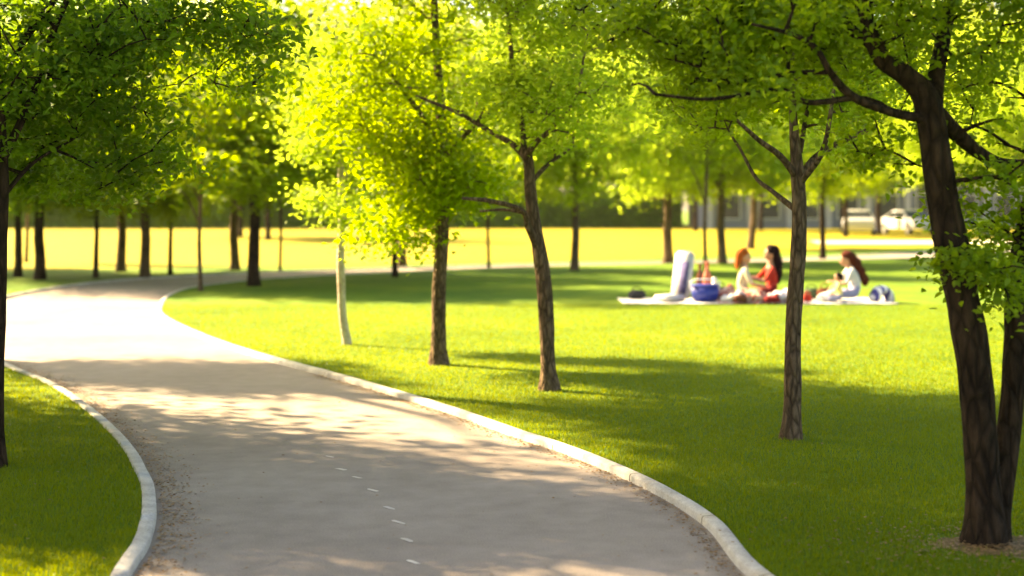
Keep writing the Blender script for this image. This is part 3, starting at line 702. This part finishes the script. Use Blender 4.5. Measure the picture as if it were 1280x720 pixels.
def person(loc, rz, pose, mats, hairm, hair, label, scale=1.0):
    """local frame: faces +x, +y to its left"""
    root = empty('person', loc, rz); root.scale = (scale,)*3
    tag(root, label, 'person', 'people on the picnic blanket')
    J = {}; E = []
    for k, v in pose['J'].items(): J[k] = v
    E += [('pelvis', 'spine'), ('spine', 'chest'), ('chest', 'neck'), ('neck', 'headb')]
    sh = []; lg = []; sk_ = []
    for s in 'LR':
        E += [('chest', 'sh'+s), ('sh'+s, 'el'+s), ('el'+s, 'wr'+s), ('pelvis', 'hip'+s), ('hip'+s, 'kn'+s), ('kn'+s, 'an'+s), ('an'+s, 'toe'+s)]
        dv = Vector(J['wr'+s][0])-Vector(J['el'+s][0])
        hand(J, E, 'h'+s, 'wr'+s, J['wr'+s][0], dv, (0, 1 if s == 'L' else -1, 0) if abs(dv.normalized().y) < .8 else (1, 0, 0))
        sh.append('sh'+s); lg += ['hip'+s, 'kn'+s, 'an'+s]
    body = skinned('body', J, E, mats, {1: ['spine', 'chest']+sh+(['elL', 'elR'] if pose.get('sleeve', 1) else []), 2: ['pelvis']+lg}, root)
    hc = pose['head']; bm = bmesh.new(); bm.from_mesh(body.data); n0 = len(bm.faces)
    head_mesh(bm, hc, pose.get('face', (1, 0)))
    bm.faces.ensure_lookup_table()
    for f in bm.faces[n0:]: f.smooth = True; f.material_index = 0
    bm.to_mesh(body.data); bm.free()
    fx = Vector((*pose.get('face', (1, 0)), 0)).normalized(); sx = Vector((-fx.y, fx.x, 0))
    for s in (-1, 1):
        bm = bmesh.new(); bmesh.ops.create_uvsphere(bm, u_segments=8, v_segments=6, radius=.010)
        bmesh.ops.translate(bm, verts=bm.verts, vec=Vector(hc)+fx*.084+sx*s*.031+Vector((0, 0, .012))); obj_bm('eye', bm, M_eye, root, True)
    bm = bmesh.new(); bmesh.ops.create_uvsphere(bm, u_segments=8, v_segments=6, radius=.013)
    for v in bm.verts: v.co = Vector((v.co.x*.6, v.co.y*1.7, v.co.z*.45))
    bmesh.ops.translate(bm, verts=bm.verts, vec=Vector(hc)+fx*.084+Vector((0, 0, -.05))); obj_bm('mouth', bm, M_lip, root, True)
    blobs('hair', hair, hairm, root)
    return root
def J_sit(lean=.06, hd=(.05, 0, .70), arms=((.30, .16, .22), (.30, -.14, .25)), cross=True, el=None):
    j = {'pelvis': ((0, 0, .115), (.12, .135)), 'spine': ((lean*.2, 0, .27), (.095, .125)), 'chest': ((lean, 0, .43), (.095, .14)), 'neck': ((lean+.015, 0, .565), .048), 'headb': ((hd[0]-.01, hd[1], hd[2]-.05), .05)}
    for s, sg, a in (('L', 1, arms[0]), ('R', -1, arms[1])):
        j['sh'+s] = ((lean, sg*.165, .50), .052)
        e = (lean+.10, sg*.22, .27) if el is None else el[0 if sg > 0 else 1]
        j['el'+s] = (e, .038); j['wr'+s] = (a, .026)
        if cross:
            j['hip'+s] = ((.04, sg*.10, .11), .085); j['kn'+s] = ((.34, sg*.30, .12), .062); j['an'+s] = ((.26, -sg*.06+.02*sg, .06), .042); j['toe'+s] = ((.36, -sg*.16, .045), .034)
        else:
            j['hip'+s] = ((.04, sg*.09, .11), .085); j['kn'+s] = ((.42, sg*.12, .20), .062); j['an'+s] = ((.78, sg*.14, .06), .042); j['toe'+s] = ((.86, sg*.15, .13), .033)
    return j
DZ = GZ+.016
PX = lambda px, d: (px-640)/F*d
pA = person((PX(926, 23.9), 23.9, DZ), R(-8), {'J': J_sit(), 'head': (.06, 0, .70), 'face': (1, -.15)}, [M_skin, M_cream, M_fl], M_ginger,
            [((.035, 0, .745), (.10, .095, .10)), ((-.03, 0, .69), (.07, .09, .13)), ((-.055, 0, .60), (.05, .085, .12))],
            'ginger-haired person in a cream top sitting cross-legged facing right on the blanket')
pB = person((PX(966, 24.1), 24.1, DZ), R(185), {'J': J_sit(.04, (.04, 0, .74), el=[(.18, .2, .30), (.20, -.2, .33)], arms=((.36, .10, .34), (.38, -.08, .36))), 'head': (.045, 0, .74), 'face': (1, .1)}, [M_skin, M_red, M_dred], M_dark,
            [((.02, 0, .79), (.105, .10, .10)), ((-.055, 0, .72), (.075, .105, .15)), ((-.085, 0, .58), (.07, .12, .17)), ((-.09, 0, .44), (.06, .12, .14)), ((-.085, 0, .34), (.045, .09, .10))],
            'person with very long dark hair in a red top facing left on the blanket')
pC = person((PX(1071, 23.8), 23.8, DZ), R(178), {'J': J_sit(.10, (.17, 0, .665), el=[(.2, .2, .28), (.22, -.2, .30)], arms=((.36, .08, .30), (.33, -.12, .24)), cross=True), 'head': (.175, 0, .66), 'face': (1, 0)}, [M_skin, M_white, M_lav], M_brown,
            [((.15, 0, .71), (.10, .095, .09)), ((.07, 0, .66), (.08, .10, .11)), ((-.01, -.02, .56), (.08, .11, .13)), ((-.08, -.04, .44), (.07, .10, .12)), ((-.14, -.05, .33), (.06, .08, .10))],
            'person with auburn hair, white top and pale jeans sitting apart at the right end')
pD = person((PX(1050, 23.4), 23.4, DZ), R(170), {'J': J_sit(.05, (.06, 0, .70)), 'head': (.06, 0, .70), 'face': (1, 0)}, [M_skin, M_yelw, M_lav], M_dark,
            [((.03, 0, .75), (.105, .10, .09)), ((-.03, 0, .70), (.075, .095, .11))],
            'small dark-haired child sitting in front of the auburn-haired person', scale=.56)

# ------------------------------------------------------------------ picnic things
def cloth(name, x0, x1, y0, y1, z, mat, label, seed, amp=.02, cat='blanket', nx=60, ny=24):
    cx, cy_ = (x0+x1)/2, (y0+y1)/2
    V = []; 
    for j in range(ny+1):
        for i in range(nx+1):
            u, v_ = i/nx, j/ny
            x = x0+(x1-x0)*u+.05*noise.noise(Vector((v_*4, seed, 1)))*(1 if u in (0, 1) else .3); y = y0+(y1-y0)*v_+.05*noise.noise(Vector((u*5, seed, 2)))
            zz = z+amp*(.5+.5*noise.noise(Vector((x*3.0, y*3.0, seed))))+amp*.6*abs(noise.noise(Vector((x*9, y*7, seed+3))))
            V.append((x-cx, y-cy_, zz-z))
    n = len(V); V = V+[(a, b_, c-.008) for a, b_, c in V]
    Fq = []
    for j in range(ny):
        for i in range(nx):
            a = j*(nx+1)+i; Fq.append((a, a+1, a+nx+2, a+nx+1)); Fq.append((n+a, n+a+nx+1, n+a+nx+2, n+a+1))
    ring = [i for i in range(nx+1)]+[(j+1)*(nx+1)-1 for j in range(1, ny+1)]+[ny*(nx+1)+i for i in range(nx-1, -1, -1)]+[j*(nx+1) for j in range(ny-1, 0, -1)]
    for a, b_ in zip(ring, ring[1:]+ring[:1]): Fq.append((a, n+a, n+b_, b_))
    o = mesh_np(name, np.array(V), np.array(Fq), mat, smooth=True); o.location = (cx, cy_, z)
    tag(o, label, cat); return o
cloth('blanket', PX(779, 23.7), PX(905, 23.7), 23.1, 24.5, GZ+.004, M_white, 'plain white blanket on the grass under the blue cool box', 1)
cloth('blanket', PX(896, 23.7), PX(1002, 23.7), 23.15, 24.7, GZ+.014, M_fl2, 'pink patterned blanket under the seated pair', 2, .022)
cloth('blanket', PX(998, 23.7), PX(1108, 23.7), 23.1, 24.6, GZ+.004, M_white, 'pale blanket at the right end under the auburn-haired person', 3)
# low reclining floor chair, white with lavender panel
ch = empty('floor_chair', (PX(850, 23.8), 23.8, GZ+.03)); ch.rotation_euler.z = R(48)
tag(ch, 'tall white padded floor chair with lavender panels standing at the left of the blue box', 'chair')
def pad(name, c, size, rotY, mat, parent, bev=.04):
    bm = bmesh.new(); box(bm, -size[0]/2, size[0]/2, -size[1]/2, size[1]/2, 0, size[2], bev)
    bmesh.ops.rotate(bm, verts=bm.verts, matrix=Matrix.Rotation(rotY, 3, 'Y')); bmesh.ops.translate(bm, verts=bm.verts, vec=c)
    return obj_bm(name, bm, mat, parent, True)
pad('backrest', (0, 0, .02), (.13, .34, .76), R(11), M_white, ch)
pad('seat', (-.28, 0, .0), (.50, .34, .09), 0, M_white, ch, .035)
M_lavs = cloth_mat('lavender_stripe', (.06, .055, .14), .35, 9)
pad('side_panel', (-.052, -.07, .10), (.012, .15, .52), R(11), M_lavs, ch, .004)
pad('head_cushion', (.16, 0, .66), (.13, .30, .10), R(11), M_lavs, ch, .04)
# blue cool box
M_blue = plain('blue_plastic', (.02, .035, .26), .4, .1); M_wplast = plain('white_plastic', (.75, .75, .78), .4, .03)
cb = empty('cool_box', (PX(881, 23.5), 23.5, GZ+.03)); tag(cb, 'blue cool box with pale lid standing on the white blanket', 'cool box')
def taper(name, z0, z1, a0, b0, a1, b1, mat, parent, bev=.02):
    bm = bmesh.new(); r = bmesh.ops.create_cube(bm, size=1.0)
    for v in bm.verts:
        t = v.co.z+.5; a = a0+(a1-a0)*t; b_ = b0+(b1-b0)*t; v.co = Vector((v.co.x*a, v.co.y*b_, z0+(z1-z0)*t))
    bmesh.ops.bevel(bm, geom=bm.edges[:], offset=bev, segments=3, affect='EDGES'); return obj_bm(name, bm, mat, parent, True)
taper('tub', 0, .22, .36, .26, .42, .30, M_blue, cb); ld = taper('lid', .222, .262, .44, .32, .41, .29, M_blue, cb, .012)
V, Q = tubes([(np.array([[-.225, 0, .18], [-.23, -.02, .30], [-.15, -.03, .335], [0, -.03, .34], [.15, -.03, .335], [.23, -.02, .30], [.225, 0, .18]]), np.full(7, .011))], 8)
mesh_np('handle', V, Q, M_wplast, cb, smooth=True)
def jug(x, y, z, s, mat, lidm, name, label):
    r = empty(name, (x, y, z)); tag(r, label, 'bottle')
    pr = [(0, 0), (.05, 0), (.056, .02), (.056, .13), (.045, .16), (.022, .19), (.02, .215), (0, .216)]
    for nm, p, m in (('bottle_body', pr, mat), ('cap', [(0, .21), (.025, .21), (.025, .24), (0, .241)], lidm)):
        bm = bmesh.new(); prev = None; seg = 16
        for (rr, zz) in p:
            ring = [bm.verts.new((max(rr, .0005)*s*math.cos(a*2*math.pi/seg), max(rr, .0005)*s*math.sin(a*2*math.pi/seg), zz*s)) for a in range(seg)]
            if prev:
                for k in range(seg): bm.faces.new([prev[k], prev[(k+1) % seg], ring[(k+1) % seg], ring[k]])
            prev = ring
        obj_bm(nm, bm, m, r, True)
    return r
M_org = plain('orange_plastic', (.35, .10, .05), .5, .1); M_bottle = plain('brown_glass', (.10, .03, .012), .15, .2)
jug(PX(893, 23.9), 23.9, GZ+.02, 1.5, M_wplast, M_wplast, 'water_bottle', 'white plastic bottle behind the right end of the blue cool box')
f1 = jug(PX(875, 24.6), 24.6, GZ+.0, 2.5, M_bottle, M_bottle, 'thermos_flask', 'tall dark brown flask behind the blue cool box')
f2 = jug(PX(884, 24.5), 24.5, GZ+.0, 2.7, M_org, M_org, 'thermos_flask', 'tall salmon orange flask behind the blue cool box')
f1.scale = f2.scale = (.5, .5, .95)
# bags and small things
M_blk = cloth_mat('black_cloth', (.025, .028, .03)); M_green = cloth_mat('green_cloth', (.05, .08, .04)); M_brownc = cloth_mat('brown_cloth', (.12, .04, .02)); M_navy = cloth_mat('navy_cloth', (.05, .05, .20)); M_grey = cloth_mat('grey_pink_cloth', (.5, .42, .45))
def bag(x, y, w_, h_, mat, label, seed, name='bag', cat='bag', z=GZ+.02, strap=True):
    r = empty(name, (x, y, z)); tag(r, label, cat)
    blobs('pouch', [((0, 0, h_*.42), (w_*.5, w_*.36, h_*.44)), ((-w_*.2, 0, h_*.3), (w_*.3, w_*.33, h_*.3)), ((w_*.2, 0, h_*.3), (w_*.3, w_*.33, h_*.3))], mat, r, seed, .015)
    if strap:
        t = np.linspace(0, math.pi, 9); V, Q = tubes([(np.stack([np.cos(t)*w_*.28, np.full(9, -.02), h_*.75+np.sin(t)*h_*.4], 1), np.full(9, .009))], 6)
        mesh_np('strap', V, Q, mat, r, smooth=True)
    return r
bag(PX(796, 24.2), 24.2, .30, .17, M_blk, 'small black bag at the far left end of the white blanket', 3)
bag(PX(901, 24.1), 24.1, .20, .24, M_blk, 'dark bag between the blue cool box and the ginger-haired person', 4)
bag(PX(955, 23.3), 23.3, .17, .10, M_blk, 'little black pouch lying before the person in red', 5, strap=False)
bag(PX(1014, 24.3), 24.3, .30, .20, M_green, 'dark green bag between the slender tree and the auburn-haired person', 6)
bag(PX(1009, 23.5), 23.5, .16, .14, M_red, 'small red bag right of the slender tree trunk', 7)
def heap(x, y, w_, h_, mat, label, seed):
    h_ *= 1.35
    r = blobs('folded_cloth', [((0, 0, h_*.35), (w_*.5, w_*.28, h_*.42)), ((w_*.22, .03, h_*.5), (w_*.26, w_*.2, h_*.5)), ((-w_*.3, -.02, h_*.3), (w_*.24, w_*.2, h_*.36))], mat, None, seed, .03)
    r.location = (x, y, GZ+.02); tag(r, label, 'cloth'); return r
heap(PX(918, 23.3), 23.3, .42, .13, M_white, 'crumpled white cloth in front of the ginger-haired person', 1)
heap(PX(908, 23.6), 23.6, .30, .20, M_fl, 'red and cream patterned cloth heap left of the ginger-haired person', 2)
heap(PX(977, 23.35), 23.35, .50, .16, M_grey, 'grey pink cloth heap left of the slender tree trunk', 3)
heap(PX(986, 23.9), 23.9, .34, .17, M_dred, 'dark red cloth heap behind the grey pink one', 4)
heap(PX(945, 23.3), 23.3, .34, .13, M_fl, 'red patterned cloth between the two seated people', 5)
heap(PX(926, 23.2), 23.2, .22, .12, M_brownc, 'small brown cloth at the near edge of the pink blanket', 7)
heap(PX(966, 23.2), 23.2, .26, .11, M_dred, 'dark red cloth at the near edge left of the grey pink heap', 8)
bag(PX(1030, 24.2), 24.2, .24, .22, M_brownc, 'brown shoulder bag behind the crumpled cloth left of the small child', 12)
heap(PX(1034, 23.4), 23.4, .34, .14, M_white, 'crumpled white cloth left of the small child', 6)
# arched striped cushion
M_strp, nt_, out_ = new_mat('navy_stripes'); 
tc = N(nt_, 'ShaderNodeTexCoord'); wv = N(nt_, 'ShaderNodeTexWave', Scale=3.2, _bands_direction='X'); rp = ramp(nt_, [(.45, (.75, .74, .78)), (.55, (.05, .05, .22))]); pp = N(nt_, 'ShaderNodeBsdfPrincipled', Roughness=.9)
nt_.links.new(tc.outputs['Object'], wv.inputs['Vector']); nt_.links.new(wv.outputs['Fac'], rp.inputs[0]); nt_.links.new(rp.outputs[0], pp.inputs['Base Color']); nt_.links.new(pp.outputs[0], out_.inputs[0])
cu = blobs('cushion', [((math.cos(a)*.13, 0, math.sin(a)*.17), (.065, .16, .065)) for a in np.linspace(.1, 2.9, 9)], M_strp, None, 9, .006)
cu.location = (PX(1102, 23.7), 23.7, GZ+.03); cu.rotation_euler.z = R(15); tag(cu, 'arched navy and white striped cushion at the right end of the blankets', 'cushion')

for o in sc.objects:
    if o.name not in before and o.parent is None: o.location.x *= .952; o.location.y *= .952
# ------------------------------------------------------------------ grass blades, litter, soil
def inpoly(x, y, poly):
    c = np.zeros(len(x), bool); n = len(poly)
    for i in range(n):
        x1, y1 = poly[i]; x2, y2 = poly[i-1]
        if y1 == y2: continue
        cond = ((y1 > y) != (y2 > y)) & (x < (x2-x1)*(y-y1)/(y2-y1)+x1); c ^= cond
    return c
cor = [tuple(p) for p in offset(LC, -KW-.0)] + [tuple(p) for p in offset(RC, KW+.0)[::-1]]
tb = G(1232, 677)
soil = []
for i in range(40):
    a = 2*math.pi*i/40; r = 1+.35*noise.noise(Vector((math.cos(a)*2, math.sin(a)*2, 4)))
    soil.append((tb[0]+.05+.30*r*math.cos(a), tb[1]-.06+.20*r*math.sin(a)))
ngon('bare_soil', soil, GZ-.002, M_soil)
def blades(n, ymin, ymax, hs, ws_, margin):
    t = rng.uniform(0, 1, n); y = ymin*(ymax/ymin)**t
    x = rng.uniform(-1, 1, n)*(.36*y+margin)
    k = ~inpoly(x, y, cor)
    dx, dy = (x-tb[0]-.05)/.38, (y-tb[1]+.06)/.27; rr = np.sqrt(dx*dx+dy*dy)
    k &= rr+rng.normal(0, .22, n) > .85
    x, y = x[k], y[k]; n = len(x)
    az = rng.uniform(0, 2*math.pi, n); ln = rng.uniform(.5, 1.2, n)*hs*(1.0-.022*y)
    tl = rng.uniform(.1, .9, n)
    tip = np.stack([x+np.cos(az)*ln*tl, y+np.sin(az)*ln*tl, GZ-.004+ln*np.sqrt(1-tl**2*.8)], 1)
    wa = az+rng.normal(1.57, .4, n); wd = rng.uniform(.6, 1.3, n)*ws_*(1+y*.06)
    b0 = np.stack([x+np.cos(wa)*wd*.5, y+np.sin(wa)*wd*.5, np.full(n, GZ-.008)], 1); b1 = np.stack([x-np.cos(wa)*wd*.5, y-np.sin(wa)*wd*.5, np.full(n, GZ-.008)], 1)
    return np.stack([b0, b1, tip], 1).reshape(-1, 3), rng.uniform(0, 1, n)
V, at = blades(700000, 4.6, 22, .030, .0040, .9)
o = mesh_np('grass', V, np.arange(len(V)).reshape(-1, 3), M_blade, attr=np.repeat(at, 3)); tag(o, kind='stuff', label='short green lawn grass growing beside the path')
# dry litter along the kerbs and under the twin tree
L_ = []
for c, sgn, y1 in ((LC, 1, 14), (RC, -1, 13)):
    c = densify(c[(c[:, 1] > 4) & (c[:, 1] < y1)], .01)
    nrm = offset(c, sgn)-c
    for _ in range(5500 if sgn > 0 else 3000):
        i = random.randrange(len(c)); dd = abs(random.gauss(0, .10 if sgn > 0 else .055))+.015
        L_.append((*(c[i]+nrm[i]*dd), .004+random.random()*.008))
for _ in range(1800):
    a = random.uniform(0, 6.283); r = abs(random.gauss(0, .5)); L_.append((tb[0]+r*math.cos(a), tb[1]-.1+.75*r*math.sin(a), GZ+.004+random.random()*.01))
for _ in range(500):
    y = random.uniform(5.5, 12); x = random.uniform(-2, 3.5); L_.append((x, y, .004))
for _ in range(320):
    y = random.uniform(5.2, 14); L_.append((random.uniform(-.36, .36)*y, y, GZ+.022))
L_ = np.array(L_); ok = np.ones(len(L_), bool); inside = inpoly(L_[:, 0], L_[:, 1], cor)
ok &= ~((L_[:, 2] < .02) & ~inside) & ~((L_[:, 2] > .05) & inside)
L_ = L_[ok]
V, Q, at = leaves(L_, .017, False, np.random.default_rng(5), droop=0.0, aspect=.8)
z0 = np.repeat(L_[:, 2], 4); V[:, 2] = np.maximum(z0+(V[:, 2]-z0)*.35, z0-.002)
o = mesh_np('leaf_litter', V, Q, M_litter, attr=at); tag(o, kind='stuff', label='brown dry leaf litter along the kerbs and under the twin-trunk tree')
print('objects', len(sc.objects))
